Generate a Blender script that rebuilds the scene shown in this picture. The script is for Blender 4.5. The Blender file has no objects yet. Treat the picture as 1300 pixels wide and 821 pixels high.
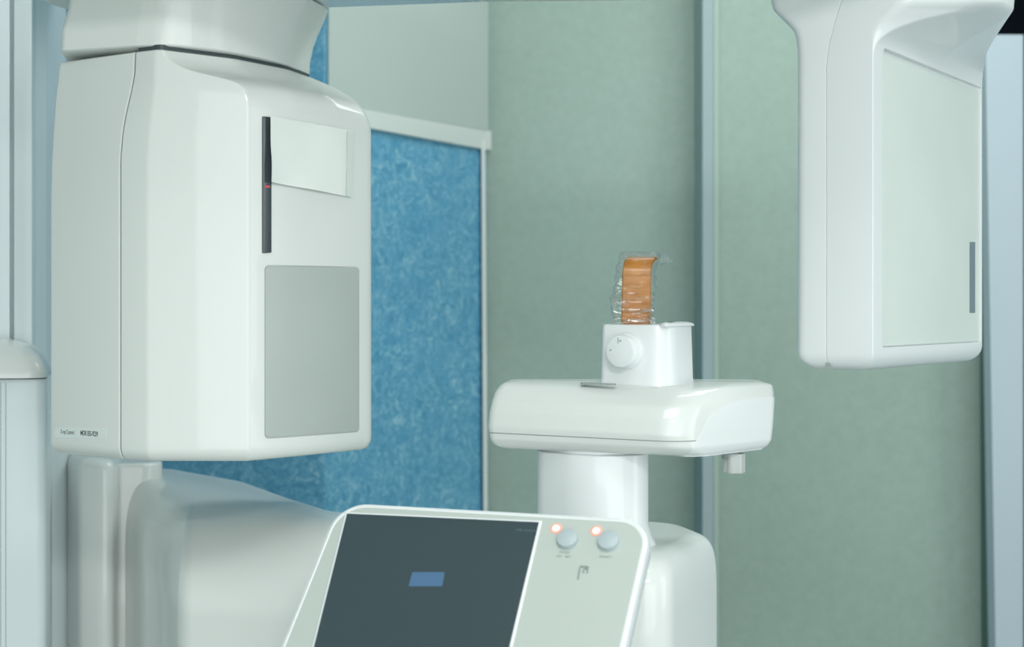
import bpy, bmesh, math, random
import numpy as np
from mathutils import Vector, Matrix, noise
random.seed(4)
sc = bpy.context.scene
COL = sc.collection
PI = math.pi

# ------------------------------------------------------------------ camera
F = 1786.0            # focal length in pixels of the 1300 px wide frame
H = 1.45              # eye height
HY = 385.0            # horizon row
cam = bpy.data.cameras.new('camera'); cam_o = bpy.data.objects.new('camera', cam); COL.objects.link(cam_o)
cam_o.location = (0, 0, H); cam_o.rotation_euler = (PI/2, 0, 0)
cam.sensor_width = 36.0; cam.lens = 36.0*F/1300.0; cam.shift_y = -(410.5-HY)/1300.0
cam.clip_start = 0.05
cam.dof.use_dof = True; cam.dof.focus_distance = 1.38; cam.dof.aperture_fstop = 6.3
sc.camera = cam_o

# ------------------------------------------------------------------ world, lamps, exposure
w = bpy.data.worlds.new('world'); sc.world = w; w.use_nodes = True
w.node_tree.nodes['Background'].inputs[0].default_value = (0.75, 0.95, 0.9, 1)
w.node_tree.nodes['Background'].inputs[1].default_value = 0.3
def area(name, loc, target, sx, sy, power, color):
    l = bpy.data.lights.new(name, 'AREA'); l.shape = 'RECTANGLE'; l.size = sx; l.size_y = sy
    l.energy = power; l.color = color
    o = bpy.data.objects.new(name, l); COL.objects.link(o); o.location = loc
    o.rotation_euler = (Vector(target)-Vector(loc)).to_track_quat('-Z', 'Y').to_euler()
    return o
area('ceiling_lamp', (0.1, 0.55, 2.57), (0.1, 0.55, 0), 0.75, 0.6, 7.5, (1.0, 1.0, 0.985))
area('ceiling_lamp', (0.5, 2.0, 2.57), (0.5, 2.0, 0), 0.9, 0.5, 10.5, (0.96, 1.0, 0.98))
area('front_fill', (0.5, -1.7, 1.4), (0.1, 1.4, 1.2), 3.0, 1.7, 46, (0.985, 1.0, 0.995))  # added large fill behind the camera; that wall has no window
area('highlight_fill', (0.28, -0.5, 2.15), (0.25, 1.25, 1.35), 0.42, 0.10, 9, (1.0, 1.0, 0.99))  # added small light for crisp highlights and a brighter right side
area('side_fill', (2.05, 0.5, 1.6), (0.3, 1.5, 1.4), 0.7, 1.4, 8, (0.97, 1.0, 1.0))  # unseen fill from the right; that wall has no doorway
vs = sc.view_settings
vs.view_transform = 'Standard'; vs.look = 'None'; vs.gamma = 1.0; vs.exposure = -0.08; vs.use_curve_mapping = False

# ------------------------------------------------------------------ helpers
def srgb(r, g, b):
    f = lambda c: (c/12.92 if c <= 0.04045 else ((c+0.055)/1.055)**2.4)
    return (f(r/255), f(g/255), f(b/255), 1)
def mat(name, col, rough=0.4, coat=0.0, metal=0.0, mottle=0.0, scale=30, bump=0.0, emit=None, es=0):
    m = bpy.data.materials.new(name); m.use_nodes = True; nt = m.node_tree
    b = nt.nodes['Principled BSDF']
    b.inputs['Base Color'].default_value = col; b.inputs['Roughness'].default_value = rough
    b.inputs['Metallic'].default_value = metal; b.inputs['Coat Weight'].default_value = coat
    b.inputs['Coat Roughness'].default_value = 0.05
    tc = nt.nodes.new('ShaderNodeTexCoord')
    n = nt.nodes.new('ShaderNodeTexNoise'); n.inputs['Scale'].default_value = scale; n.inputs['Detail'].default_value = 5
    nt.links.new(tc.outputs['Object'], n.inputs['Vector'])
    if mottle:
        mx = nt.nodes.new('ShaderNodeMix'); mx.data_type = 'RGBA'
        r = nt.nodes.new('ShaderNodeMapRange'); r.inputs[1].default_value = 0.3; r.inputs[2].default_value = 0.7
        nt.links.new(n.outputs[0], r.inputs[0]); nt.links.new(r.outputs[0], mx.inputs[0])
        mx.inputs[6].default_value = tuple(c*(1-mottle) for c in col[:3])+(1,)
        mx.inputs[7].default_value = tuple(min(1, c*(1+mottle)) for c in col[:3])+(1,)
        nt.links.new(mx.outputs[2], b.inputs['Base Color'])
    if bump:
        bp = nt.nodes.new('ShaderNodeBump'); bp.inputs['Strength'].default_value = bump; bp.inputs['Distance'].default_value = 0.001
        nt.links.new(n.outputs[0], bp.inputs['Height']); nt.links.new(bp.outputs[0], b.inputs['Normal'])
    if emit:
        b.inputs['Emission Color'].default_value = emit; b.inputs['Emission Strength'].default_value = es
    return m
M = {}
M['white'] = mat('white_plastic', srgb(222, 227, 224), 0.4, 0.55, mottle=0.008, scale=6)
M['white2'] = mat('neutral_white_plastic', srgb(230, 235, 236), 0.4, 0.55, mottle=0.008, scale=6)
M['panel'] = mat('grey_filter_panel', srgb(176, 185, 181), 0.42, 0.1, mottle=0.02, scale=14)
M['panel2'] = mat('light_grey_panel', srgb(212, 222, 217), 0.45, 0.1, mottle=0.02, scale=14)
M['seam'] = mat('seam_grey', srgb(150, 162, 158), 0.6)
M['dark'] = mat('dark_gap', srgb(62, 74, 76), 0.5)
M['slot'] = mat('dark_window', srgb(62, 70, 76), 0.18, 0.3)
M['slot2'] = mat('slate_window', srgb(112, 130, 138), 0.3, 0.2)
M['red'] = mat('red_light', srgb(190, 60, 60), 0.4, emit=(1, 0.12, 0.12, 1), es=0.25)
M['colw'] = mat('bluish_white_paint', srgb(220, 232, 234), 0.4, 0.2, mottle=0.01, scale=8)
M['console'] = mat('console_pale_green', srgb(184, 194, 188), 0.45, 0.15, mottle=0.01, scale=9)
M['screen'] = mat('screen_glass', srgb(52, 68, 74), 0.22, 0.6)
M['screenui'] = mat('screen_ui_blue', srgb(70, 100, 130), 0.3, emit=srgb(70, 110, 150), es=0.25)
M['screentx'] = mat('screen_text', srgb(85, 112, 120), 0.3)
M['button'] = mat('button_grey', srgb(176, 190, 194), 0.45, 0.1)
M['led'] = mat('led_red', (1, 0.5, 0.4, 1), 0.4, emit=(1, 0.62, 0.5, 1), es=3)
M['ledhalo'] = mat('led_halo', srgb(225, 170, 155), 0.5, emit=(1, 0.25, 0.15, 1), es=0.3)  # halo of the indicator lamps, painted as a glowing disc
M['ink'] = mat('ink_grey', srgb(135, 152, 146), 0.6)
M['black'] = mat('black_ink', srgb(40, 46, 50), 0.6)
M['sticker'] = mat('sticker_white', srgb(222, 231, 229), 0.45)
M['paper'] = mat('white_paper', srgb(232, 238, 234), 0.85, mottle=0.01, scale=20)
M['knobm'] = mat('grey_knob', srgb(190, 196, 194), 0.5)
M['floor'] = mat('floor_vinyl', srgb(150, 160, 158), 0.4, mottle=0.06, scale=12)
M['plain'] = mat('plain_wall', srgb(205, 216, 212), 0.7, mottle=0.01, scale=3)
M['ceil'] = mat('ceiling_white', srgb(225, 230, 228), 0.8, mottle=0.01, scale=3)
M['soffit'] = mat('soffit_pale', srgb(186, 200, 195), 0.5, mottle=0.01, scale=3)
M['trimw'] = mat('trim_white', srgb(214, 222, 218), 0.5, mottle=0.01, scale=3)
M['trimb'] = mat('trim_bluegrey', srgb(150, 170, 173), 0.45, mottle=0.02, scale=5)
M['trimg'] = mat('trim_palegreen', srgb(160, 182, 172), 0.5, mottle=0.02, scale=5)
M['door'] = mat('door_pale_blue', srgb(180, 196, 206), 0.45, mottle=0.015, scale=3)
M['unlit'] = mat('unlit_corridor_navy', srgb(64, 76, 94), 0.7, mottle=0.05, scale=4)  # darkness of the unlit corridor put into the wall colour
M['slitdark'] = mat('slit_shade_teal', srgb(84, 112, 106), 0.6)  # shade of the slit beside the door, put into the colour

def wall_green(name, c1, c2, sc_):
    m = bpy.data.materials.new(name); m.use_nodes = True; nt = m.node_tree; b = nt.nodes['Principled BSDF']
    b.inputs['Roughness'].default_value = 0.5
    tc = nt.nodes.new('ShaderNodeTexCoord')
    a = nt.nodes.new('ShaderNodeTexNoise'); a.inputs['Scale'].default_value = sc_; a.inputs['Detail'].default_value = 6; a.inputs['Roughness'].default_value = 0.65
    c = nt.nodes.new('ShaderNodeTexNoise'); c.inputs['Scale'].default_value = 0.9; c.inputs['Detail'].default_value = 2
    nt.links.new(tc.outputs['Object'], a.inputs['Vector']); nt.links.new(tc.outputs['Object'], c.inputs['Vector'])
    ad = nt.nodes.new('ShaderNodeMath'); ad.operation = 'ADD'
    nt.links.new(a.outputs[0], ad.inputs[0]); nt.links.new(c.outputs[0], ad.inputs[1])
    r = nt.nodes.new('ShaderNodeMapRange'); r.inputs[1].default_value = 0.7; r.inputs[2].default_value = 1.3
    nt.links.new(ad.outputs[0], r.inputs[0])
    mx = nt.nodes.new('ShaderNodeMix'); mx.data_type = 'RGBA'; nt.links.new(r.outputs[0], mx.inputs[0])
    mx.inputs[6].default_value = c1; mx.inputs[7].default_value = c2
    nt.links.new(mx.outputs[2], b.inputs['Base Color'])
    return m
M['green'] = wall_green('mottled_grey_green', srgb(140, 162, 151), srgb(154, 176, 167), 55)
def wall_blue(name):
    m = bpy.data.materials.new(name); m.use_nodes = True; nt = m.node_tree; b = nt.nodes['Principled BSDF']
    b.inputs['Roughness'].default_value = 0.5
    tc = nt.nodes.new('ShaderNodeTexCoord')
    n1 = nt.nodes.new('ShaderNodeTexNoise'); n1.inputs['Scale'].default_value = 20; n1.inputs['Detail'].default_value = 3
    nt.links.new(tc.outputs['Object'], n1.inputs['Vector'])
    # short warped strokes pressed into the wallpaper
    mp = nt.nodes.new('ShaderNodeVectorMath'); mp.operation = 'MULTIPLY_ADD'
    nt.links.new(n1.outputs['Color'], mp.inputs[0]); mp.inputs[1].default_value = (0.10, 0.10, 0.10)
    nt.links.new(tc.outputs['Object'], mp.inputs[2])
    n2 = nt.nodes.new('ShaderNodeTexNoise'); n2.inputs['Scale'].default_value = 60; n2.inputs['Detail'].default_value = 4
    n2.inputs['Roughness'].default_value = 0.6; n2.inputs['Distortion'].default_value = 1.2
    nt.links.new(mp.outputs[0], n2.inputs['Vector'])
    n3 = nt.nodes.new('ShaderNodeTexNoise'); n3.inputs['Scale'].default_value = 7; n3.inputs['Detail'].default_value = 2
    nt.links.new(tc.outputs['Object'], n3.inputs['Vector'])
    cr = nt.nodes.new('ShaderNodeValToRGB')
    e = cr.color_ramp.elements
    e[0].position = 0.37; e[0].color = srgb(78, 146, 182)
    e[1].position = 0.68; e[1].color = srgb(160, 205, 220)
    x = cr.color_ramp.elements.new(0.48); x.color = srgb(94, 162, 196)
    x = cr.color_ramp.elements.new(0.56); x.color = srgb(116, 178, 206)
    nt.links.new(n2.outputs[0], cr.inputs[0])
    mx = nt.nodes.new('ShaderNodeMix'); mx.data_type = 'RGBA'; mx.inputs[6].default_value = srgb(88, 158, 194)
    r = nt.nodes.new('ShaderNodeMapRange'); r.inputs[1].default_value = 0.25; r.inputs[2].default_value = 0.65; r.inputs[3].default_value = 0.55
    nt.links.new(n3.outputs[0], r.inputs[0]); nt.links.new(r.outputs[0], mx.inputs[0])
    nt.links.new(cr.outputs[0], mx.inputs[7]); nt.links.new(mx.outputs[2], b.inputs['Base Color'])
    return m
M['blue'] = wall_blue('mottled_blue_wallpaper')
def amber():
    m = mat('amber_plastic', srgb(204, 130, 36), 0.35, 0.1, mottle=0.15, scale=60)
    b = m.node_tree.nodes['Principled BSDF']; b.inputs['Transmission Weight'].default_value = 0.15
    return m
M['amber'] = amber()
def film():
    m = bpy.data.materials.new('clear_film'); m.use_nodes = True; nt = m.node_tree
    out = nt.nodes['Material Output']; nt.nodes.remove(nt.nodes['Principled BSDF'])
    t = nt.nodes.new('ShaderNodeBsdfTransparent'); t.inputs[0].default_value = (0.97, 0.985, 0.98, 1)
    g = nt.nodes.new('ShaderNodeBsdfGlossy'); g.inputs['Roughness'].default_value = 0.12
    d = nt.nodes.new('ShaderNodeBsdfDiffuse'); d.inputs[0].default_value = (0.8, 0.86, 0.85, 1)
    lw = nt.nodes.new('ShaderNodeLayerWeight'); lw.inputs[0].default_value = 0.35
    tc = nt.nodes.new('ShaderNodeTexCoord')
    n = nt.nodes.new('ShaderNodeTexNoise'); n.inputs['Scale'].default_value = 90; n.inputs['Detail'].default_value = 4; n.inputs['Distortion'].default_value = 1.5
    bp = nt.nodes.new('ShaderNodeBump'); bp.inputs['Strength'].default_value = 0.5; bp.inputs['Distance'].default_value = 0.003
    nt.links.new(tc.outputs['Object'], n.inputs['Vector']); nt.links.new(n.outputs[0], bp.inputs['Height']); nt.links.new(bp.outputs[0], g.inputs['Normal'])
    m1 = nt.nodes.new('ShaderNodeMixShader'); m1.inputs[0].default_value = 0.25
    nt.links.new(g.outputs[0], m1.inputs[1]); nt.links.new(d.outputs[0], m1.inputs[2])
    r = nt.nodes.new('ShaderNodeMapRange'); r.inputs[3].default_value = 0.012; r.inputs[4].default_value = 0.5
    nt.links.new(lw.outputs['Fresnel'], r.inputs[0])
    sx = nt.nodes.new('ShaderNodeSeparateXYZ'); nt.links.new(tc.outputs['Object'], sx.inputs[0])
    zr_ = nt.nodes.new('ShaderNodeMapRange'); zr_.inputs[1].default_value = H-.018; zr_.inputs[2].default_value = H+.024; zr_.inputs[3].default_value = 1; zr_.inputs[4].default_value = 0
    nt.links.new(sx.outputs[2], zr_.inputs[0])
    mp = nt.nodes.new('ShaderNodeMapping'); mp.inputs['Scale'].default_value = (35, 35, 240); mp.inputs['Rotation'].default_value = (0, .12, 0)
    n4 = nt.nodes.new('ShaderNodeTexNoise'); n4.inputs['Scale'].default_value = 1; n4.inputs['Detail'].default_value = 3; n4.inputs['Distortion'].default_value = .6
    nt.links.new(tc.outputs['Object'], mp.inputs[0]); nt.links.new(mp.outputs[0], n4.inputs['Vector'])
    b4 = nt.nodes.new('ShaderNodeMapRange'); b4.inputs[1].default_value = .50; b4.inputs[2].default_value = .62; b4.inputs[4].default_value = .5
    nt.links.new(n4.outputs[0], b4.inputs[0])
    ml = nt.nodes.new('ShaderNodeMath'); ml.operation = 'MULTIPLY'; nt.links.new(b4.outputs[0], ml.inputs[0]); nt.links.new(zr_.outputs[0], ml.inputs[1])
    ad = nt.nodes.new('ShaderNodeMath'); ad.operation = 'ADD'; ad.use_clamp = True; nt.links.new(ml.outputs[0], ad.inputs[0]); nt.links.new(r.outputs[0], ad.inputs[1])
    m2 = nt.nodes.new('ShaderNodeMixShader'); nt.links.new(ad.outputs[0], m2.inputs[0])
    nt.links.new(t.outputs[0], m2.inputs[1]); nt.links.new(m1.outputs[0], m2.inputs[2])
    nt.links.new(m2.outputs[0], out.inputs[0])
    return m
M['film'] = film()

def X(px, d): return (px-650.0)*d/F
def Z(py, d): return H+(HY-py)*d/F
def P(px, d, r=0.0): return (X(px, d), d, r)

def link(name, bm, m, parent=None, smooth=35, recalc=True):
    if recalc: bmesh.ops.recalc_face_normals(bm, faces=bm.faces)
    me = bpy.data.meshes.new(name); bm.to_mesh(me); bm.free()
    me.materials.append(m)
    if smooth:
        for p in me.polygons: p.use_smooth = True
        me.set_sharp_from_angle(angle=math.radians(smooth))
    o = bpy.data.objects.new(name, me); COL.objects.link(o)
    if parent:
        o.parent = parent
        pl = Vector((0, 0, 0)); q = parent
        while q: pl += q.location; q = q.parent
        me.transform(Matrix.Translation(-pl))
    return o
def empty(name, loc, parent=None):
    o = bpy.data.objects.new(name, None); COL.objects.link(o); o.location = loc; o.empty_display_size = 0.05
    return o
def tag(o, label=None, cat=None, kind=None, group=None):
    if label: o['label'] = label
    if cat: o['category'] = cat
    if kind: o['kind'] = kind
    if group: o['group'] = group
    return o

def ring(corners, k=6):
    pts = []; n = len(corners)
    for i in range(n):
        c = Vector(corners[i][:2]); r = corners[i][2]
        a = Vector(corners[i-1][:2]); b = Vector(corners[(i+1) % n][:2])
        da = (a-c); db = (b-c); la = da.length; lb = db.length; da.normalize(); db.normalize()
        ang = max(0.2, da.angle(db)) if la > 1e-9 and lb > 1e-9 else 1
        t = min(max(r, 1e-5)/math.tan(ang/2), 0.48*la, 0.48*lb)
        p0 = c+da*t; p3 = c+db*t; p1 = p0+(c-p0)*0.56; p2 = p3+(c-p3)*0.56
        for j in range(k):
            s = j/(k-1)
            pts.append(p0*(1-s)**3+p1*3*s*(1-s)**2+p2*3*s*s*(1-s)+p3*s**3)
    return pts
def inset(corners, t):
    n = len(corners)
    A = sum(corners[i][0]*corners[(i+1) % n][1]-corners[(i+1) % n][0]*corners[i][1] for i in range(n))
    sg = 1 if A > 0 else -1
    out = []
    for i in range(n):
        c = Vector(corners[i][:2]); a = Vector(corners[i-1][:2]); b = Vector(corners[(i+1) % n][:2])
        e1 = (c-a).normalized(); e2 = (b-c).normalized()
        n1 = Vector((-e1.y, e1.x))*sg; n2 = Vector((-e2.y, e2.x))*sg
        m = n1+n2; den = max(0.3, 1+n1.dot(n2))
        q = c+m/den*t
        out.append((q.x, q.y, max(corners[i][2]-t*0.6, corners[i][2]*0.4)))
    return out
def loft(levels, k=6):
    """levels: list of (z, corners); returns a closed bmesh"""
    bm = bmesh.new(); prev = None
    for z, cs in levels:
        vs_ = [bm.verts.new((p.x, p.y, z)) for p in ring(cs, k)]
        if prev:
            n = len(vs_)
            for i in range(n):
                bm.faces.new((prev[i], prev[(i+1) % n], vs_[(i+1) % n], vs_[i]))
        else: bm.faces.new(vs_)
        prev = vs_
    bm.faces.new(prev)
    return bm
def box_levels(cs, z0, z1, rb=0.0, rt=0.0, steps=6):
    L = []
    if rb:
        for i in range(steps+1):
            a = PI/2*i/steps; L.append((z0+rb*(1-math.sin(a)) if False else z0+rb*(1-math.cos(a)), inset(cs, rb*(1-math.sin(a)))))
    else: L.append((z0, cs))
    if rt:
        for i in range(steps+1):
            a = PI/2*i/steps; L.append((z1-rt*(1-math.sin(a)), inset(cs, rt*(1-math.cos(a)))))
    else: L.append((z1, cs))
    return L
def keyed(keys, zs, names):
    """keys: {name: (list px, list d, r)} aligned with zs; returns corners function"""
    def f(z):
        out = []
        for nme in names:
            px, d, r = keys[nme]
            x = float(np.interp(z, zs, px)); dd = float(np.interp(z, zs, d)) if isinstance(d, (list, tuple)) else d
            rr = float(np.interp(z, zs, r)) if isinstance(r, (list, tuple)) else r
            out.append(P(x, dd, rr))
        return out
    return f

class Plane:
    def __init__(s, o, u, v):
        s.o = Vector(o); s.u = Vector(u).normalized(); v = Vector(v); s.v = (v-s.u*v.dot(s.u)).normalized()
        s.n = s.u.cross(s.v)
        if s.n.y > 0: s.n = -s.n           # outward: towards the camera side
    def hit(s, px, py):
        e = Vector((0, 0, H)); d = Vector(((px-650)/F, 1, (HY-py)/F))
        t = (s.o-e).dot(s.n)/d.dot(s.n); q = e+d*t-s.o
        return (q.dot(s.u), q.dot(s.v))
    def pt(s, a, b, h=0): return s.o+s.u*a+s.v*b+s.n*h
def vplane(p0, p1): return Plane((p0[0], p0[1], H), (p1[0]-p0[0], p1[1]-p0[1], 0), (0, 0, 1))
def prism(pl, pts, h0, h1, r=0.0, bev=0.0, px=True, k=6):
    """pts: list of pixel points (px=True) or plane coords, extruded along the plane normal"""
    if px: pts = [pl.hit(*p[:2]) for p in pts]
    cs = [(p[0], p[1], r) for p in pts]
    lv = box_levels(cs, h0, h1, 0, bev, 4)
    bm = loft(lv, k)
    for v in bm.verts: v.co = pl.pt(v.co.x, v.co.y, v.co.z)
    return bm
def disc(pl, c, rad, h0, h1, bev=0.001, seg=32):
    pts = [(c[0]+rad*math.cos(2*PI*i/seg), c[1]+rad*math.sin(2*PI*i/seg), 0) for i in range(seg)]
    lv = [(h0, pts), (h1-bev, pts), (h1-bev*0.3, inset(pts, bev*0.3)), (h1, inset(pts, bev))]
    bm = bmesh.new(); prev = None
    for z, cs in lv:
        vv = [bm.verts.new(pl.pt(q[0], q[1], z)) for q in cs]
        if prev:
            for i in range(seg): bm.faces.new((prev[i], prev[(i+1) % seg], vv[(i+1) % seg], vv[i]))
        else: bm.faces.new(vv)
        prev = vv
    bm.faces.new(prev); return bm
def tube(pts, rad, seg=8):
    bm = bmesh.new(); prev = None; n = len(pts)
    for i, p in enumerate(pts):
        p = Vector(p); t = (Vector(pts[min(i+1, n-1)])-Vector(pts[max(i-1, 0)])).normalized()
        a = t.orthogonal().normalized() if i == 0 else (a0-t*a0.dot(t)).normalized()
        a0 = a; b = t.cross(a)
        vv = [bm.verts.new(p+a*rad*math.cos(2*PI*j/seg)+b*rad*math.sin(2*PI*j/seg)) for j in range(seg)]
        if prev:
            for j in range(seg): bm.faces.new((prev[j], prev[(j+1) % seg], vv[(j+1) % seg], vv[j]))
        else: bm.faces.new(vv)
        prev = vv
    bm.faces.new(prev); return bm
def text(name, body, pl, at, height, m, parent, h=0.0004, width=None, bold=0.0, align='CENTER'):
    cu = bpy.data.curves.new(name, 'FONT'); cu.body = body; cu.size = 1; cu.align_x = align; cu.extrude = 0.02; cu.offset = bold
    t = bpy.data.objects.new(name, cu); COL.objects.link(t)
    dg = bpy.context.evaluated_depsgraph_get(); dg.update()
    me = bpy.data.meshes.new_from_object(t.evaluated_get(dg)); bpy.data.objects.remove(t)
    xs = [v.co.x for v in me.vertices]; ys = [v.co.y for v in me.vertices]
    s = height/(max(ys)-min(ys)); sx = s if width is None else width/(max(xs)-min(xs))
    x0 = min(xs) if align == 'LEFT' else (min(xs)+max(xs))/2; y0 = (min(ys)+max(ys))/2
    a, b = pl.hit(*at)
    bm = bmesh.new(); bm.from_mesh(me)
    for v in bm.verts: v.co = pl.pt(a+(v.co.x-x0)*sx, b+(v.co.y-y0)*s, h+v.co.z*s*0.3)
    return link(name, bm, m, parent, smooth=0, recalc=False)
def cut(o, bm_cut, op='DIFFERENCE'):
    bmesh.ops.recalc_face_normals(bm_cut, faces=bm_cut.faces)
    me = bpy.data.meshes.new('cut'); bm_cut.to_mesh(me); bm_cut.free()
    c = bpy.data.objects.new('cut', me); COL.objects.link(c)
    pl = Vector((0, 0, 0)); q = o.parent
    while q: pl += q.location; q = q.parent
    me.transform(Matrix.Translation(-pl)); c.location = pl
    bpy.context.view_layer.update()
    md = o.modifiers.new('b', 'BOOLEAN'); md.operation = op; md.solver = 'EXACT'; md.object = c
    dg = bpy.context.evaluated_depsgraph_get(); dg.update()
    nm = bpy.data.meshes.new_from_object(o.evaluated_get(dg))
    o.modifiers.clear(); o.data = nm
    for p in nm.polygons: p.use_smooth = True
    nm.set_sharp_from_angle(angle=math.radians(30))
    bpy.data.objects.remove(c)
def bx(x0, x1, y0, y1, z0, z1):
    bm = bmesh.new(); bmesh.ops.create_cube(bm, size=1)
    for v in bm.verts: v.co = Vector(((x0+x1)/2+v.co.x*(x1-x0), (y0+y1)/2+v.co.y*(y1-y0), (z0+z1)/2+v.co.z*(z1-z0)))
    return bm

# ------------------------------------------------------------------ the room
def struct(name, bm, m, smooth=0): o = link(name, bm, m, None, smooth); o['kind'] = 'structure'; return o
XL, XR, YB, CEI = -1.9, 2.3, -2.0, 2.6
struct('floor', bx(XL-.1, XR+.1, YB-.1, 4.2, -0.1, 0), M['floor'])
struct('ceiling', bx(XL-.1, XR+.1, YB-.1, 4.2, CEI, CEI+.1), M['ceil'])
struct('wall_left', bx(XL-.1, XL, YB, 3.0, 0, CEI), M['plain'])
struct('wall_right', bx(XR, XR+.1, YB, 4.1, 0, CEI), M['plain'])
struct('wall_front', bx(XL, XR, YB-.1, YB, 0, CEI), M['plain'])
# blue wallpaper: a short wall facing us, then a longer one running back to the corner
c0 = (X(411, 2.36), 2.36); c1 = (X(617, 2.82), 2.82)
def slab(p0, p1, th, z0, z1):
    a = Vector(p0); b = Vector(p1); d = (b-a).normalized(); n = Vector((-d.y, d.x))
    if n.y < 0: n = -n
    cs = [(*a, 0), (*b, 0), (*(b+n*th), 0), (*(a+n*th), 0)]
    return loft([(z0, cs), (z1, cs)], 2)
struct('wall_back_left', slab((XL, 2.62), c0, 0.1, 0, CEI), M['blue'])
struct('wall_back_middle', slab(c0, c1, 0.1, 0, CEI), M['blue'])
g0 = (X(617, 2.84), 2.84); g1 = (X(900, 2.84), 2.84)
struct('wall_back', slab(g0, g1, 0.1, 0, CEI), M['green'])
struct('wall_back_right', slab((X(905, 2.74), 2.74), (X(1253, 2.74), 2.74), 0.12, 0, CEI), M['green'])
struct('wall_corridor', bx(X(1100, 3.5), XR, 3.6, 3.7, 0, CEI), M['unlit'])
# bluish post between the two green panels
struct('trim_1', bx(X(892, 2.72), X(905.5, 2.72), 2.72, 2.9, 0, CEI), M['trimb'])
struct('trim_2', bx(X(905.5, 2.73), X(912, 2.73), 2.725, 2.85, 0, CEI), M['trimg'])
# thin white bead in the corner, leaning very slightly
def lean_strip(pxt, yt, pxb, yb, d, wpx, th):
    a = Vector((X(pxt, d), d, Z(yt, d))); b = Vector((X(pxb, d), d, Z(yb, d)))
    wv = Vector((wpx*d/F, 0, 0)); tv = Vector((0, th, 0)); bm = bmesh.new()
    q = [[bm.verts.new(p+wv*i+tv*j) for i, j in ((0, 0), (1, 0), (1, 1), (0, 1))] for p in (a, b)]
    bm.faces.new(q[0]); bm.faces.new(q[1])
    for i in range(4): bm.faces.new((q[0][i], q[0][(i+1) % 4], q[1][(i+1) % 4], q[1][i]))
    return bm
zb = 2.80
struct('trim_3', lean_strip(611, 180, 618, HY+(H)*F/2.79-2, 2.79, 5, 0.02), M['trimw'])
# strip painted dark for the shaded slit, then the pale blue door standing ajar in front of the dark corridor
struct('slit_shade', lean_strip(1250, -260, 1257, HY+H*F/2.70-2, 2.70, 9, 0.06), M['slitdark'])
def door_bm():
    d = 2.62; bm = bmesh.new(); q = []
    zt = Z(44, d)
    for x, z in ((X(1251, d), zt), (X(1299, d)+0.0, zt), (X(1299, d), 0.005), (X(1273, d), 0.005)):
        q.append([bm.verts.new((x, d, z)), bm.verts.new((x, d+0.04, z))])
    bm.faces.new([a[0] for a in q]); bm.faces.new([a[1] for a in q])
    for i in range(4): bm.faces.new((q[i][0], q[(i+1) % 4][0], q[(i+1) % 4][1], q[i][1]))
    return bm
struct('door_1', door_bm(), M['door'])
struct('wall_side_right', bx(X(1303, 2.80), XR, 2.72, 2.80, 0, CEI), M['door'])

# pale panel high on the blue wall
wp = vplane(c0, c1)
wpan = empty('wall_panel', (X(510, 2.5), 2.5, Z(100, 2.5)))
tag(wpan, 'large pale grey-white panel with a lower rail, fixed high over the blue wall', 'wall panel')
link('panel_board', prism(wp, [(414.5, -300), (617, -300), (617, 166), (414.5, 131)], 0.001, 0.006, 0.0, 0.001), M['soffit'], wpan)
link('lower_rail', prism(wp, [(414.5, 131.5), (612, 166), (612, 190), (414.5, 154)], 0.001, 0.009, 0.0, 0.001), M['trimw'], wpan)
link('end_strip', prism(wp, [(612.3, 166.5), (617.5, 166.5), (618, 191), (612.3, 190)], 0.001, 0.012, 0.0, 0.001), M['trimw'], wpan)

# ------------------------------------------------------------------ the X-ray machine: one thing on a column
mach = empty('panoramic_xray_machine', (-0.66, 1.85, 0))
tag(mach, 'large glossy white dental panoramic x-ray machine with two hanging heads, patient table and control console', 'x-ray machine')

# column
colp = [P(-75, 1.72), P(12.5, 1.72, .001), P(13.5, 1.745), P(17, 1.745), P(18, 1.712, .001), P(41, 1.712, .002), P(43, 1.76), P(46, 1.79), P(59, 1.84, .002), P(61, 1.93), P(84, 2.08), P(84, 2.14), (X(-75, 1.72), 2.14, 0)]
link('column', loft([(0.05, colp), (2.30, colp)], 3), M['colw'], mach, 30)
bs = [(-1.0, 1.35, .05), (-0.15, 1.35, .08), (-0.15, 2.15, .05), (-1.0, 2.15, .05)]
link('base_plate', loft(box_levels(bs, 0.0, 0.06, 0, .012), 6), M['white'], mach)
# carriage: domed cap, body, side body
zs = [H-.086, H-.080, H-.070, H-.060, H-.050, H-.0455, H-.0426]
kf = keyed({'l': ([-90]*7, [1.60, 1.60, 1.605, 1.612, 1.63, 1.645, 1.67], .001), 'f': ([59, 58.5, 55, 48.5, 36, 25, 8], [1.62, 1.62, 1.625, 1.632, 1.645, 1.66, 1.68], .02),
            'r': ([66, 65, 61, 54, 42, 30, 12], 1.74, .005), 'b': ([-90]*7, 1.74, .001)}, zs, 'lfrb')
zz = list(np.linspace(zs[0], zs[-1], 16))
link('carriage_cap', loft([(z, kf(z)) for z in zz], 7), M['white'], mach, 50)
cs = [P(-90, 1.622), P(58, 1.632, .012), P(66, 1.80, .003), (X(-90, 1.62), 1.80, 0)]
link('carriage', loft([(0.35, cs), (H-.088, cs)], 6), M['colw'], mach)
cs = [P(-60, 1.79), P(84, 1.80, .02), P(95, 1.95, .003), (X(-60, 1.79), 1.95, 0)]
link('carriage_back', loft([(0.35, cs), (H-.10, cs)], 6), M['colw'], mach)
gl = vplane(P(-90, 1.622), P(58, 1.632))
for a in (0.5, 7):
    link('groove', prism(gl, [(a, 486), (a+.8, 486), (a+.8, 1200), (a, 1200)], -.001, .0003), M['seam'], mach, 0)
cs = [P(85, 1.82, .01), P(100, 1.765, .02), P(143, 1.745, .025), P(156, 1.83, .01), P(156, 2.0, .02), P(85, 2.0, .02)]
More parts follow.
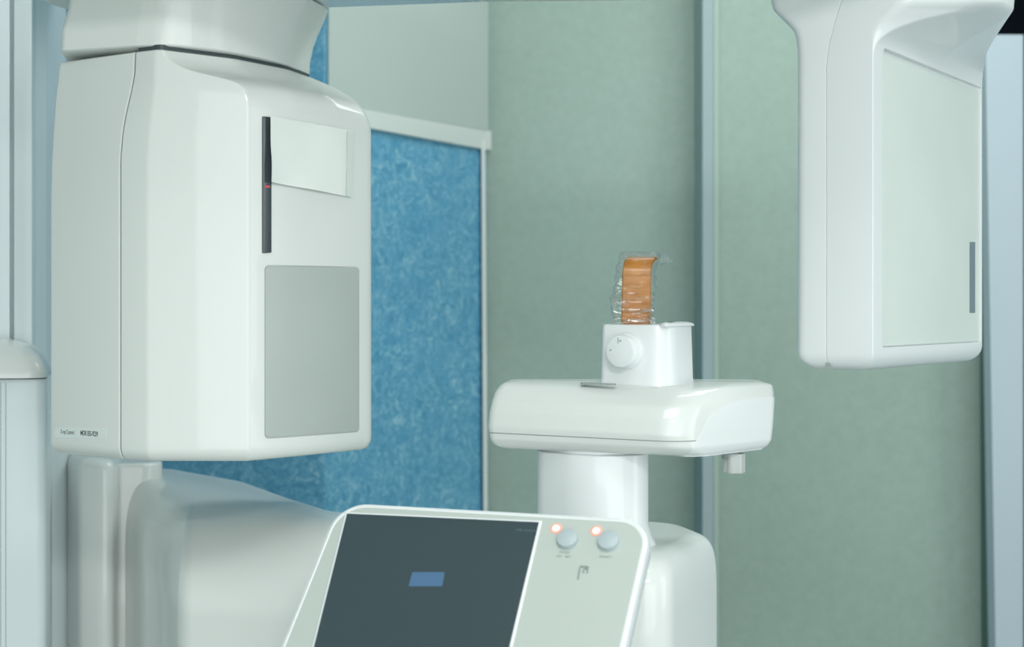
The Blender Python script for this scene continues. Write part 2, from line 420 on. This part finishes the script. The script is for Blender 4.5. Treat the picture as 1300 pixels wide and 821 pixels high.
link('arm_sleeve', loft(box_levels(cs, 0.80, H-.193, .01, .016), 7), M['white'], mach)
# support arm: large smooth boom that carries console, post and table
ZA = H-.225
cs = [P(228, 1.40, .03), P(420, 1.355, .08), P(845, 1.235, .028), P(912, 1.385, .02), P(860, 1.47, .03), P(640, 1.50, .1), P(425, 1.53, .1), P(365, 1.64, .1), P(305, 1.80, .08), P(200, 1.95, .02), P(150, 1.86, .02)]
top = [P(250, 1.73, .06), P(420, 1.465, .08), (X(845, 1.235)-.014, 1.275, .03), (X(912, 1.385)-.030, 1.38, .03), (X(860, 1.47)-.012, 1.445, .04), P(645, 1.475, .1), P(425, 1.512, .06), P(365, 1.625, .06), P(305, 1.78, .05), P(206, 1.93, .02), P(160, 1.86, .02)]
def armcs(q):
    out = []
    for i, (c, t_) in enumerate(zip(cs, top)):
        f = q**2.4 if i in (2, 3, 4) else q
        out.append(tuple(c[j]+(t_[j]-c[j])*f for j in range(3)))
    return out
L = [(H-.46, cs)]
for i in range(25):
    a = PI/2*i/24; L.append((ZA-.085*(1-math.sin(a)), armcs(1-math.cos(a))))
link('support_arm', loft(L, 8), M['white'], mach, 60)
cs_ = [P(140, 1.79, .01), P(206, 1.80, .03), P(206, 1.95, .02), P(140, 1.95, .02)]
link('arm_joint', loft(box_levels(cs_, 0.9, H-.204, 0, .006), 8), M['white'], mach, 40)
# post
cs = [P(679, 1.34, .03), P(742, 1.275, .05), P(826, 1.30, .03), P(818, 1.41, .04), P(688, 1.41, .04)]
pl_ = [(ZA-.01, inset(cs, -.012)), (ZA+.002, inset(cs, -.007)), (ZA+.012, inset(cs, -.002)), (ZA+.025, cs), (H-.140, cs), (H-.1385, inset(cs, .002))]
cs = [P(679.5, 1.335, .028), P(745, 1.285, .06), P(825.5, 1.30, .028), P(818, 1.375, .04), P(687, 1.375, .04)]
pl_ = [(ZA-.012, inset(cs, -.016)), (ZA-.002, inset(cs, -.008)), (ZA+.008, inset(cs, -.003)), (ZA+.02, cs), (H-.1405, cs), (H-.1395, inset(cs, .002))]
link('table_post', loft(pl_, 8), M['white2'], mach, 40)
link('post_collar', loft([(H-.1393, inset(cs, .004)), (H-.134, inset(cs, .004))], 8), M['white2'], mach, 40)

# patient table: cover and tray, with an end bulge
zs = [-.137, -.1345, -.129, -.117, -.103, -.092, -.084, -.078, -.0753, -.0745]
zs = [H+z for z in zs]
tb = {'FL': ([634, 624, 618, 615.5, 617.5, 621.5, 626, 634, 644, 660], [1.335]*5+[1.336, 1.34, 1.342, 1.35, 1.355], .012),
      'FR': ([884, 874, 867, 862, 864, 870, 880, 896, 912, 925], [1.258, 1.250, 1.243, 1.240, 1.243, 1.250, 1.262, 1.278, 1.30, 1.32], [.03, .03, .03, .032, .034, .036, .036, .036, .03, .02]),
      'BR': ([968, 975, 980, 982, 983.5, 984.5, 984.5, 983, 978, 965], 1.33, .012),
      'RR': ([962]*10, 1.385, .02), 'BL': ([642]*10, 1.385, .02)}
tf = keyed(tb, zs, ['FL', 'FR', 'BR', 'RR', 'BL'])
zseam = H-.1225
lo = list(np.linspace(zs[0], zseam-.0004, 9)); hi = list(np.linspace(zseam+.0004, zs[-1], 26))
link('table_tray', loft([(z, tf(z)) for z in lo], 10), M['white'], mach, 50)
link('table_seam', loft([(zseam-.002, inset(tf(zseam), .0012)), (zseam+.002, inset(tf(zseam), .0012))], 10), M['seam'], mach, 50)
link('table_cover', loft([(z, tf(z)) for z in hi], 10), M['white'], mach, 50)
# end cap plate on the right end, bounded by an S curve
ep = vplane(P(880, 1.245), P(981, 1.33))
endpts = [(893, 600), (888, 581), (884.5, 570), (889, 560), (897, 549), (902.5, 535), (908, 527), (915, 520.5), (927, 513.5), (945, 507.7), (965, 504.5), (1010, 502), (1010, 600)]
ec = link('end_cap', loft([(z, inset(tf(z), -.0007)) for z in [zs[0]-.0006]+list(np.linspace(zs[0], zs[-1], 34))], 10), M['white2'], mach, 50)
cut(ec, prism(ep, endpts, -.12, .06), 'INTERSECT')
# adjustment knob under the table
kn = empty('k', (0, 0, 0)); bpy.data.objects.remove(kn)
kp = Plane((X(933, 1.32), 1.32, H-.137), (1, 0, 0), (0, 1, 0)); kp.n = Vector((0, 0, -1))
link('knob_shaft', disc(kp, (-.004, 0), .0085, -.002, .009), M['seam'], mach)
def fluted():
    bm = bmesh.new(); prev = None; seg = 48
    for z, s in ((-.1405, .96), (-.1415, 1), (-.1575, 1), (-.1585, .96)):
        vv = []
        for i in range(seg):
            a = 2*PI*i/seg; r = .0098*s*(1+.07*math.cos(6*a)); vv.append(bm.verts.new((X(932, 1.32)+r*math.cos(a), 1.32+r*math.sin(a), H+z)))
        if prev:
            for i in range(seg): bm.faces.new((prev[i], prev[(i+1) % seg], vv[(i+1) % seg], vv[i]))
        else: bm.faces.new(vv)
        prev = vv
    bm.faces.new(prev); return bm
kk = link('table_knob', fluted(), M['knobm'], mach); kk['label'] = 'grey fluted knob under the table'

# chin rest block with dial and amber strip
cbp = [P(762.5, 1.335, .008), P(846, 1.295, .022), P(880, 1.34, .006), P(874, 1.373, .01), P(768, 1.373, .01)]
zt = Z(412, 1.31)
lv = [(H-.077, inset(cbp, -.0015)), (H-.0735, inset(cbp, -.0008)), (H-.071, cbp), (zt-.002, inset(cbp, .0015)), (zt-.0007, inset(cbp, .0019)), (zt, inset(cbp, .003))]
chin = link('chin_rest', loft(lv, 8), M['white2'], mach, 40)
lid = [P(836, 1.305, .01), P(846, 1.2955, .022), P(881.5, 1.34, .006), P(876, 1.372, .01), P(840, 1.372, .01)]
link('lid', loft([(zt-.0016, inset(lid, .0004)), (zt-.0012, inset(lid, -.0002)), (zt+.0003, inset(lid, .0002)), (zt+.0014, inset(lid, .0025)), (zt+.0022, inset(lid, .006)), (zt+.0026, inset(lid, .012))], 8), M['white2'], chin, 60)
cf = vplane(P(762.5, 1.335), P(846, 1.295))
kc = cf.hit(797, 444)
link('dial_base', disc(cf, (kc[0]-.001, kc[1]-.001), .0172, -.001, .004, .002, 40), M['white2'], chin)
dial = link('dial', disc(cf, (kc[0]-.001, kc[1]-.001), .0150, .003, .0135, .0015, 40), M['white2'], chin)
dpl = Plane(cf.pt(kc[0]-.001, kc[1]-.001, .0135), cf.u, (0, 0, 1))
def dotm(a, b, r): return disc(dpl, (a, b), r, -.0002, .0003, .0001, 12)
link('mark', dotm(.0008, .0098, .0009), M['ink'], chin, 0); link('mark', dotm(-.0098, .001, .0008), M['ink'], chin, 0)
link('mark', prism(dpl, [(-.002, .0075), (-.0012, .0075), (-.0012, .0125), (-.002, .0125)], -.0002, .0003, px=False), M['seam'], chin, 0)
# small slotted recess in the table top in front of the block
rp = [P(737, 1.315, .004), P(782, 1.298, .004), P(782, 1.306, .004), P(737, 1.327, .004)]
link('guide_slot', loft([(H-.0757, rp), (H-.0743, rp)], 6), M['seam'], mach)
# amber strip: upright blade curling backwards at its top
def strip():
    path = []                                     # (height, back offset, right drift)
    d0 = 1.335; zbot = zt-.004; L = .0535
    for i in range(8): s = i/7; path.append((zbot+L*s, d0+.001*s, .0008*s))
    R = .0135
    for i in range(1, 13):
        a = PI/2*1.04*i/12; path.append((zbot+L+R*math.sin(a), d0+.001+R*(1-math.cos(a))*1.05, .0008+.0046*(i/12)**1.4))
    bm = bmesh.new(); th = .003; prev = None; n = len(path)
    for i, (z, y, dr) in enumerate(path):
        z2, y2, _ = path[min(i+1, n-1)]; z1, y1, _ = path[max(i-1, 0)]
        t = Vector((0, y2-y1, z2-z1)).normalized(); nn = Vector((0, -t.z, t.y))
        xc = X(807.0, y)+dr*1.25; hw = .0138-.0004*i/n+(.0012*max(0, (i-8)/12))
        c = Vector((xc, y, z))
        sec = []
        for sx, sn in ((-1, .3), (-.93, 1), (.93, 1), (1, .3), (1, -1), (-1, -1)):
            sec.append(bm.verts.new(c+Vector((sx*hw, 0, 0))+nn*(sn*th/2)))
        if prev:
            for j in range(6): bm.faces.new((prev[j], prev[(j+1) % 6], sec[(j+1) % 6], sec[j]))
        else: bm.faces.new(sec)
        prev = sec
    bm.faces.new(prev); return bm
so = link('bite_strip', strip(), M['amber'], chin, 40); so['label'] = 'translucent amber upright strip with a curled top'

# plastic sleeve around the strip
def sleeve():
    bm = bmesh.new(); prev = None; nl = 60; seg = 56; z0 = zt+.0006; z1 = zt+.0690
    for i in range(nl+1):
        s = i/nl; z = z0+(z1-z0)*s
        k = math.exp(-((s-.34)/.30)**2)              # gathered folds low down
        hw = .0155+.0030*k+.002*(1-s)+.0018*s
        hd = .010+.003*k+.0125*min(1, max(0, s-.45)/.2)
        if s > .9: q = (s-.9)/.1; hw *= math.sqrt(1-q*q*.04); hd *= math.sqrt(1-q*q*.35)
        yc = 1.339+.0105*min(1, max(0, s-.5)/.2)
        wr = (1-s)**1.2*.0014*math.sin(i*1.9)+.0006*math.sin(i*.7)
        rm = min(1, max(0, s-.74)/.2); hw += .0010*min(1, max(0, s-.5)/.2)+.0012*rm; xc = X(805+7.5*rm, yc)-.0016*math.sin(s*7)*(1-rm)
        vv = []
        for j in range(seg):
            a = 2*PI*j/seg
            e = Vector((math.copysign(abs(math.cos(a))**.7, math.cos(a)), math.copysign(abs(math.sin(a))**.7, math.sin(a))))
            ns = noise.noise(Vector((e.x*2.2, e.y*2.2, i*.16+3)))*.0022*(1.15-s)+noise.noise(Vector((e.x*6, e.y*5, i*.55)))*.0014*(1.1-s*.6)
            zz_ = z+noise.noise(Vector((e.x*2, e.y*2, i*.3)))*.002*(1 if 0 < i < nl-3 else .1)
            zz_ = max(zz_, z0)
            vv.append(bm.verts.new((xc+e.x*(hw+wr+ns), yc+e.y*(hd+wr+ns), zz_)))
        if prev:
            for j in range(seg): bm.faces.new((prev[j], prev[(j+1) % seg], vv[(j+1) % seg], vv[j]))
        prev = vv
    bm.faces.new(prev)
    # twisted tail pointing right from the top
    prev = None; seg2 = 16; zc = Z(329, 1.36)
    for i in range(16):
        s = i/15; x = X(839, 1.362)+s*.0120
        hh = (.0062*(1-s)**.8+.0008)*(1+.25*math.sin(i*1.6)); vv = []
        for j in range(seg2):
            a = 2*PI*j/seg2; rr = 1+.3*noise.noise(Vector((math.cos(a)*2, math.sin(a)*2, i*.5)))
            vv.append(bm.verts.new((x, 1.362+hh*.7*rr*math.sin(a), zc+.0012*math.sin(s*5)+hh*rr*math.cos(a))))
        if prev:
            for j in range(seg2): bm.faces.new((prev[j], prev[(j+1) % seg2], vv[(j+1) % seg2], vv[j]))
        prev = vv
    bm.faces.new(prev)
    return bm
slv = link('plastic_sleeve', sleeve(), M['film'], None, 25)
tag(slv, 'crumpled clear plastic film sleeve wrapped around the amber strip on the chin rest', 'plastic sleeve')

# ------------------------------------------------------------------ control console
TL = Vector((X(430, 1.2096), 1.2096, H-.17)); TR = Vector((X(830, 1.112), 1.112, H-.17))
u = (TR-TL).normalized(); back = Vector((-u.y, u.x, 0))
v = (back*0.7+Vector((0, 0, .71))).normalized()
cp = Plane(TL, u, v); W = (TR-TL).length; HH = .20
cons_cs = [(0, 0, .028), (W, 0, .026), (W, -HH, .03), (0, -HH, .03)]
lv = [(-.045, inset(cons_cs, .03)), (-.026, inset(cons_cs, .008)), (-.018, inset(cons_cs, .0015)), (-.010, cons_cs), (-.0035, cons_cs), (-.0012, inset(cons_cs, .0009)), (0, inset(cons_cs, .0035)), (-.0004, inset(cons_cs, .0045))]
bm = loft(lv, 12)
for q in bm.verts: q.co = cp.pt(*q.co)
cons = link('control_console', bm, M['white2'], mach, 40)
fc = inset(cons_cs, .0047)
bm = loft([(-.002, fc), (-.0002, fc)], 12)
for q in bm.verts: q.co = cp.pt(*q.co)
link('face_plate', bm, M['console'], cons, 40)
scr = [cp.hit(441, 652.5), cp.hit(684.5, 663.5)]
e0 = cp.hit(421.5, 731); e1 = cp.hit(668.5, 731)
def ext(a, b, t): return (a[0]+(b[0]-a[0])*t, a[1]+(b[1]-a[1])*t)
tt = 2.4
q3 = ext(scr[1], e1, tt); q4 = ext(scr[0], e0, tt*.93)
spts = [scr[0], scr[1], q3, q4]
def grow(pts, g):
    return [(p[0], p[1]) for p in inset([(a, b, 0) for a, b in pts], -g)]
link('screen_rim', prism(cp, grow(spts, .0022), -.0015, .0008, .001, .0012, px=False), M['white2'], cons)
scn = link('screen', prism(cp, spts, -.001, .0010, .0006, 0, px=False), M['screen'], cons)
scn['label'] = 'dark grey-green display screen'
text('screen_text', 'MR-26027', cp, (668, 674), .0022, M['screentx'], cons, h=.0011, width=.017)
link('screen_icon', prism(cp, [(524, 727), (565, 727), (562, 745), (519, 745)], .0010, .0012, .001, 0), M['screenui'], cons, 0)
for bxp, lxp in (((721, 685.5), (706, 670.5)), ((773, 688), (757, 673.5))):
    link('button', disc(cp, cp.hit(*bxp), .0086, -.001, .0042, .0012, 36), M['button'], cons)
    b = link('indicator_light', disc(cp, cp.hit(*lxp), .0028, -.001, .0012, .0008, 20), M['led'], cons); b['label'] = 'glowing red indicator lamp'
    link('lamp_halo', disc(cp, cp.hit(*lxp), .0050, -.001, .0003, .0002, 24), M['ledhalo'], cons)  # painted glow around the lamp
text('button_text', 'MODE', cp, (716.5, 701), .0017, M['ink'], cons, h=.0001, width=.0085)
text('button_text', 'ON   SET', cp, (715.5, 706), .0018, M['ink'], cons, h=.0001, width=.012)
text('button_text', 'READY', cp, (769, 706.5), .0019, M['ink'], cons, h=.0001, width=.010)
# little chin outline symbol
sp = [cp.hit(*p) for p in ((734, 735), (735.5, 725), (737, 719), (747, 719.5), (745.5, 727))]
link('symbol', tube([cp.pt(a, b, .0003) for a, b in sp], .0006, 6), M['ink'], cons)
sp = [cp.hit(*p) for p in ((740.5, 727), (741.5, 722), (746, 722))]
link('symbol', tube([cp.pt(a, b, .0003) for a, b in sp], .0005, 6), M['ink'], cons)
# bracket from console to arm
bp0 = cp.pt(W*.5, -.10, -.035)
cs = [(bp0.x-.05, bp0.y-.02, .01), (bp0.x+.05, bp0.y-.03, .01), (bp0.x+.06, 1.38, .01), (bp0.x-.04, 1.42, .01)]
link('console_bracket', loft(box_levels(cs, H-.36, H-.29, .008, .008), 5), M['white'], mach)

# ------------------------------------------------------------------ rotating unit
DH = 1.355
yf = [592, 586, 580, 574, 566, 552, 230, 200, 160, 130, 116, 107, 102, 98, 94, 87, 78, 68, 61]
# corner tables keyed by yf (front row at depth 1.355); np.interp needs ascending z
def tab(pairs):
    ys = [p[0] for p in pairs]; xs_ = [p[1] for p in pairs]
    return lambda y: float(np.mean([np.interp(y+o_*(1 if y > 66 else (y-60)/7), ys, xs_) for o_ in (-6, -4, -2, 0, 2, 4, 6)]))
fA = tab([(61, 76.5), (110, 71), (160, 67.5), (200, 65.5), (240, 64.5), (600, 64.5)])
fB = tab([(61, 172.5), (90, 171.5), (110, 168), (140, 161), (165, 156.5), (200, 153.5), (600, 153.5)])
fC = tab([(61, 197), (110, 196), (160, 190), (200, 187), (600, 187)])
fDx = tab([(61, 206), (70, 209), (78, 217), (85, 228), (90, 242), (94, 258), (97, 276), (101, 295), (107, 306), (116, 312.5), (130, 316), (600, 316)])
fEx = tab([(61, 396), (68, 408), (78, 424), (87, 436), (98, 449), (107, 456), (116, 463), (130, 469), (145, 472.5), (600, 473)])
fEd = tab([(61, 1.535), (78, 1.515), (98, 1.49), (116, 1.475), (130, 1.47), (600, 1.47)])
def headring(y, front=True, ins=0.0):
    A = P(fA(y), 1.425, .004); B = P(fB(y), 1.368, .002); C = P(fC(y), 1.3555, .012)
    Dd = 1.355; D = P(fDx(y), Dd, .007); E = P(fEx(y), fEd(y), .016)
    mid = None
    dn = Vector((E[0]-D[0], E[1]-D[1])); nv = Vector((dn.y, -dn.x)).normalized()
    bl = float(np.interp(y, [61, 98, 130, 160], [.022, .010, .003, .0015]))
    m1 = Vector(D[:2]).lerp(Vector(E[:2]), .35)+nv*bl; m2 = Vector(D[:2]).lerp(Vector(E[:2]), .7)+nv*bl
    BR = P(fEx(y)-28, fEd(y)+.15, .03); BLf = P(168, 1.665, .001)
    full = [A, B, C, D, (m1.x, m1.y, .05), (m2.x, m2.y, .05), E, BR, BLf, P(110, 1.66, .03)]
    if ins: full = inset(full, ins)
    A, B, C, D, m1, m2, E, BR, BLf, A2 = full
    if front: return [(B[0]+.0002, B[1], .0015), C, D, m1, m2, E, BR, (BLf[0]+.0002, BLf[1], .0015)]
    return [A, (B[0]-.0002, B[1], .0015), (BLf[0]-.0002, BLf[1], .0015), A2]
def zf(y): return H+(HY-y)*DH/F
def headlevels(front):
    rb = .013; zb_ = zf(586.5); L = []
    for i in range(9):
        a = PI/2*i/8; z = zb_+rb*(1-math.cos(a)); L.append((z, headring(570, front, max(0, rb*(1-math.sin(a))*.8))))
    for y in list(np.linspace(560, 240, 9))+list(np.linspace(230, 64, 60)): L.append((zf(y), headring(y, front)))
    L.append((zf(62.5), headring(62, front, .0015)))
    return L
tube_head = link('tube_head', loft(headlevels(True), 6), M['white'], mach, 38)
tube_head['label'] = 'large boxy white x-ray tube head hanging on the left'
link('rear_shell', loft(headlevels(False), 6), M['white'], tube_head, 38)
link('joint_gap', loft([(zf(64), inset(headring(61), .0025)), (zf(56), inset(headring(61), .0025))], 6), M['dark'], tube_head)
# right face details
Dp = P(316, 1.355); Ep = P(473, 1.47); dn = Vector((Ep[0]-Dp[0], Ep[1]-Dp[1])); nv = Vector((dn.y, -dn.x)).normalized()
fp = vplane(Dp, Ep); fp = Plane(fp.pt(0, 0, .0015), fp.u, (0, 0, 1))
pan = [(336.5, 336), (457, 338.5), (457, 548.5), (336.5, 557.5)]
cut(tube_head, prism(fp, pan, -.0018, .02, .005))
link('filter_panel', prism(fp, [(337.3, 337), (456.3, 339.3), (456.3, 547.6), (337.3, 556.4)], -.006, -.0003, .0045, .0008), M['panel'], tube_head)['label'] = 'grey rounded rectangular filter panel'
link('light_window', prism(fp, [(333.5, 147.5), (344.3, 148.8), (344.3, 320.5), (333.5, 321.5)], -.003, .0006, .001, .0002), M['slot'], tube_head)['label'] = 'narrow dark vertical light window'
link('laser_line', prism(fp, [(336, 235.5), (342, 235.7), (342, 238.2), (336, 238)], .0004, .0008, .0, 0), M['red'], tube_head, 0)
# sticker with lettering on the left face
lp = vplane(P(64.5, 1.425), P(153.5, 1.368))
link('sticker', prism(lp, [(70, 542.5), (135, 543.5), (135, 556), (70, 555)], -.0005, .0003, .001), M['sticker'], tube_head, 0)
text('sticker_text', 'X-ray Control :', lp, (86.3, 549), .0058, M['black'], tube_head, h=.0003, width=.0218, bold=.012)
text('sticker_text', 'MOR 055-9239', lp, (113.5, 550), .0052, M['black'], tube_head, h=.0003, width=.0255, bold=.025)

# paper over the beam window
def paper():
    a0 = fp.hit(339.5, 147.3); a1 = fp.hit(445, 166); a2 = fp.hit(442.5, 250); a3 = fp.hit(339, 231.3)
    bm = bmesh.new(); g = []; nx, ny = 28, 16
    for j in range(ny+1):
        row = []
        for i in range(nx+1):
            s = i/nx; t = j/ny
            p = (1-t)*((1-s)*np.array(a0)+s*np.array(a1))+t*((1-s)*np.array(a3)+s*np.array(a2))
            h = .0028+.004*max(0, 1-s*4)**2*(.5+.5*t)+.0018*noise.noise(Vector((s*3, t*2, 0)))+.0022*math.exp(-((s-.5)/.35)**2)*t
            if s > .88: h *= (1-s)/.12*.6+.4
            p = p+np.array([0, .0009*noise.noise(Vector((s*9, 5, 0)))*(1-t)])
            row.append(bm.verts.new(fp.pt(p[0], p[1], h)))
        g.append(row)
    for j in range(ny):
        for i in range(nx): bm.faces.new((g[j][i], g[j][i+1], g[j+1][i+1], g[j+1][i]))
    return bm
pe = empty('paper_sheet', fp.pt(*fp.hit(392, 240), .002))
tag(pe, 'blank white paper sheet taped over the dark window of the left x-ray head', 'paper sheet')
link('sheet', paper(), M['paper'], pe, 0, recalc=False)
for p_ in bpy.data.objects['sheet'].data.polygons: p_.use_smooth = True
link('folded_edge', prism(fp, [(438.5, 167), (445.5, 168), (443, 250.5), (437, 249)], .0026, .0042, .0003), M['panel2'], pe, 60)

# neck above the tube head
def neck(y):
    fl = float(np.interp(y, [-60, 0, 10, 20, 35, 58], [60, 26, 20, 19, 13, 0]))
    A = P(float(np.interp(y, [-40, 0, 30, 62], [92, 86, 77, 76])), 1.39, .012)
    B = P(float(np.interp(y, [-40, 0, 62], [186, 180, 171])), 1.362, .02); C = P(float(np.interp(y, [0, 58], [214, 203])), 1.357, .05)
    s = float(np.interp(y, [-60, 4, 10, 30, 57], [50, 28, 22, 13, 0])); s = float(np.interp(y, [-60, -40, -22, -5, 14, 35, 58], [40, 24, 18, 11, 5, 1, 0]))
    return [A, B, C, P(262+s*.2, 1.372, .2), P(315+s*.4, 1.408, .2), P(363+s*.7, 1.462, .2), P(394+s, 1.545, .06), P(386+s, 1.60, .05), P(340+s, 1.68, .05), P(110, 1.66, .03)]
L = [(zf(57.5), inset(neck(57), .003)), (zf(56.6), inset(neck(57), .0008)), (zf(55.2), neck(56))]+[(zf(y), neck(y)) for y in np.linspace(54, -40, 36)]
# shift rear rows: same level, so silhouette follows depth
link('head_neck', loft(L, 8), M['white'], mach, 45)
# rotating arm spanning both heads
am = [P(60, 1.16, .1), P(1240, 1.02, .1), P(1200, 1.50, .12), P(1000, 1.50, .1), P(617, 1.515, .1), P(414, 1.545, .1), P(40, 1.62, .1)]
link('rotating_arm', loft(box_levels(am, H+.324, H+.42, .004, .03), 8), M['white'], mach, 45)
hb = [(-.66, 1.74, .02), (.05, 1.20, .05), (.13, 1.30, .05), (-.55, 1.98, .02)]
link('overhead_beam', loft(box_levels(hb, H+.47, H+.60, .02, .02), 6), M['white'], mach)
tp = Plane((.06, 1.29, H+.40), (1, 0, 0), (0, 1, 0)); tp.n = Vector((0, 0, 1))
link('pivot', disc(tp, (0, 0), .07, 0, .09), M['white'], mach)

# ------------------------------------------------------------------ sensor head on the right
DR = 1.25
def zr(y): return H+(HY-y)*DR/F
K0 = Vector(P(1108, 1.25)[:2]); K1 = Vector(P(1251, 1.48)[:2]); U = (K1-K0).normalized(); N = Vector((U.y, -U.x)); LW = (K1-K0).length
def bulge(z):      # how far the underside flange has swept out
    return sum(float(np.interp(z-H+q_, [.222, .229, .2345, .240, .245, .250, .255, .259, .262, .266, .30], [0, .001, .004, .010, .019, .034, .056, .077, .089, .094, .096])) for q_ in (-.004, -.002, 0, .002, .004))/5
def leftf(z):
    return float(np.interp(z-H, [.225, .235, .245, .252, .258, .264, .270, .276, .285, .33], [0, .0004, .0015, .004, .009, .015, .021, .026, .028, .03]))
def leanx(z):      # top of the head leans towards the sensor side
    return float(np.interp(z-H, [.215, .235, .26, .29, .33], [0, .0025, .010, .021, .032]))
SE = .0445         # seam position measured from the front face along -N
def sens(z, front=True, t=0.0):
    b = bulge(z); l = leftf(z); ln = leanx(z)
    c = lambda uu, nn, r: (*(K0+U*uu+N*nn), r)
    s0 = -SE+ln
    if front:
        return [c(t, s0+.00018, .0006), c(t, b*.30-t, .013+b*.15), c(min(.045, b*.6)+.001+t, b*1.0+.0002-t, .001+b*.45), c(.10+.06*(1-b/.096), b*.98+.0001-t, .001+b*.4), c(LW-t, -t, .012), c(LW-t, s0+.00018, .001)]
    return [c(t, s0-.00018, .0006), c(LW-t, s0-.00018, .001), c(LW-t, -.078-l+t, .012), c(t, -.0775-l+t, .013)]
def senslevels(front):
    rb = .016; z0 = H-.0605; L = []
    for i in range(9):
        a = PI/2*i/8; L.append((z0+rb*(1-math.cos(a)), sens(z0+rb, front, rb*(1-math.sin(a)))))
    for z in list(np.linspace(H-.02, H+.21, 6))+list(np.linspace(H+.215, H+.268, 44))+[H+.275, H+.285, H+.30, H+.33]: L.append((z, sens(z, front)))
    return L
sens_head = link('sensor_head', loft(senslevels(True), 8), M['white2'], mach, 40)
sens_head['label'] = 'slimmer white sensor head hanging on the right'
link('rear_shell', loft(senslevels(False), 8), M['white2'], sens_head, 40)
link('shell_seam', loft([(H-.058, inset([(*(K0+U*a+N*b), 0) for a, b in ((.003, -SE-.002), (LW-.003, -SE-.002), (LW-.003, -SE+.002), (.003, -SE+.002))], 0)), (H+.214, [(*(K0+U*a+N*b), 0) for a, b in ((.0005, -SE-.002), (LW-.003, -SE-.002), (LW-.003, -SE+.002), (.0005, -SE+.002))])], 2), M['seam'], sens_head, 0)
rp_ = vplane(K0, K1)
p4 = [(1120, 61), (1246, 111), (1246, 434), (1120, 441)]
cut(sens_head, prism(rp_, p4, -.004, .03, .002))
link('receptor_panel', prism(rp_, [(1120.6, 66), (1245.6, 114.5), (1245.6, 433), (1120.6, 440)], -.008, -.0022, .001, .0008), M['panel2'], sens_head)['label'] = 'light grey flat receptor panel'
link('sensor_window', prism(rp_, [(1233.5, 307), (1240, 307), (1240, 397), (1233.5, 397)], -.003, -.0016, .0004, 0), M['slot2'], sens_head)['label'] = 'narrow slate grey vertical window'
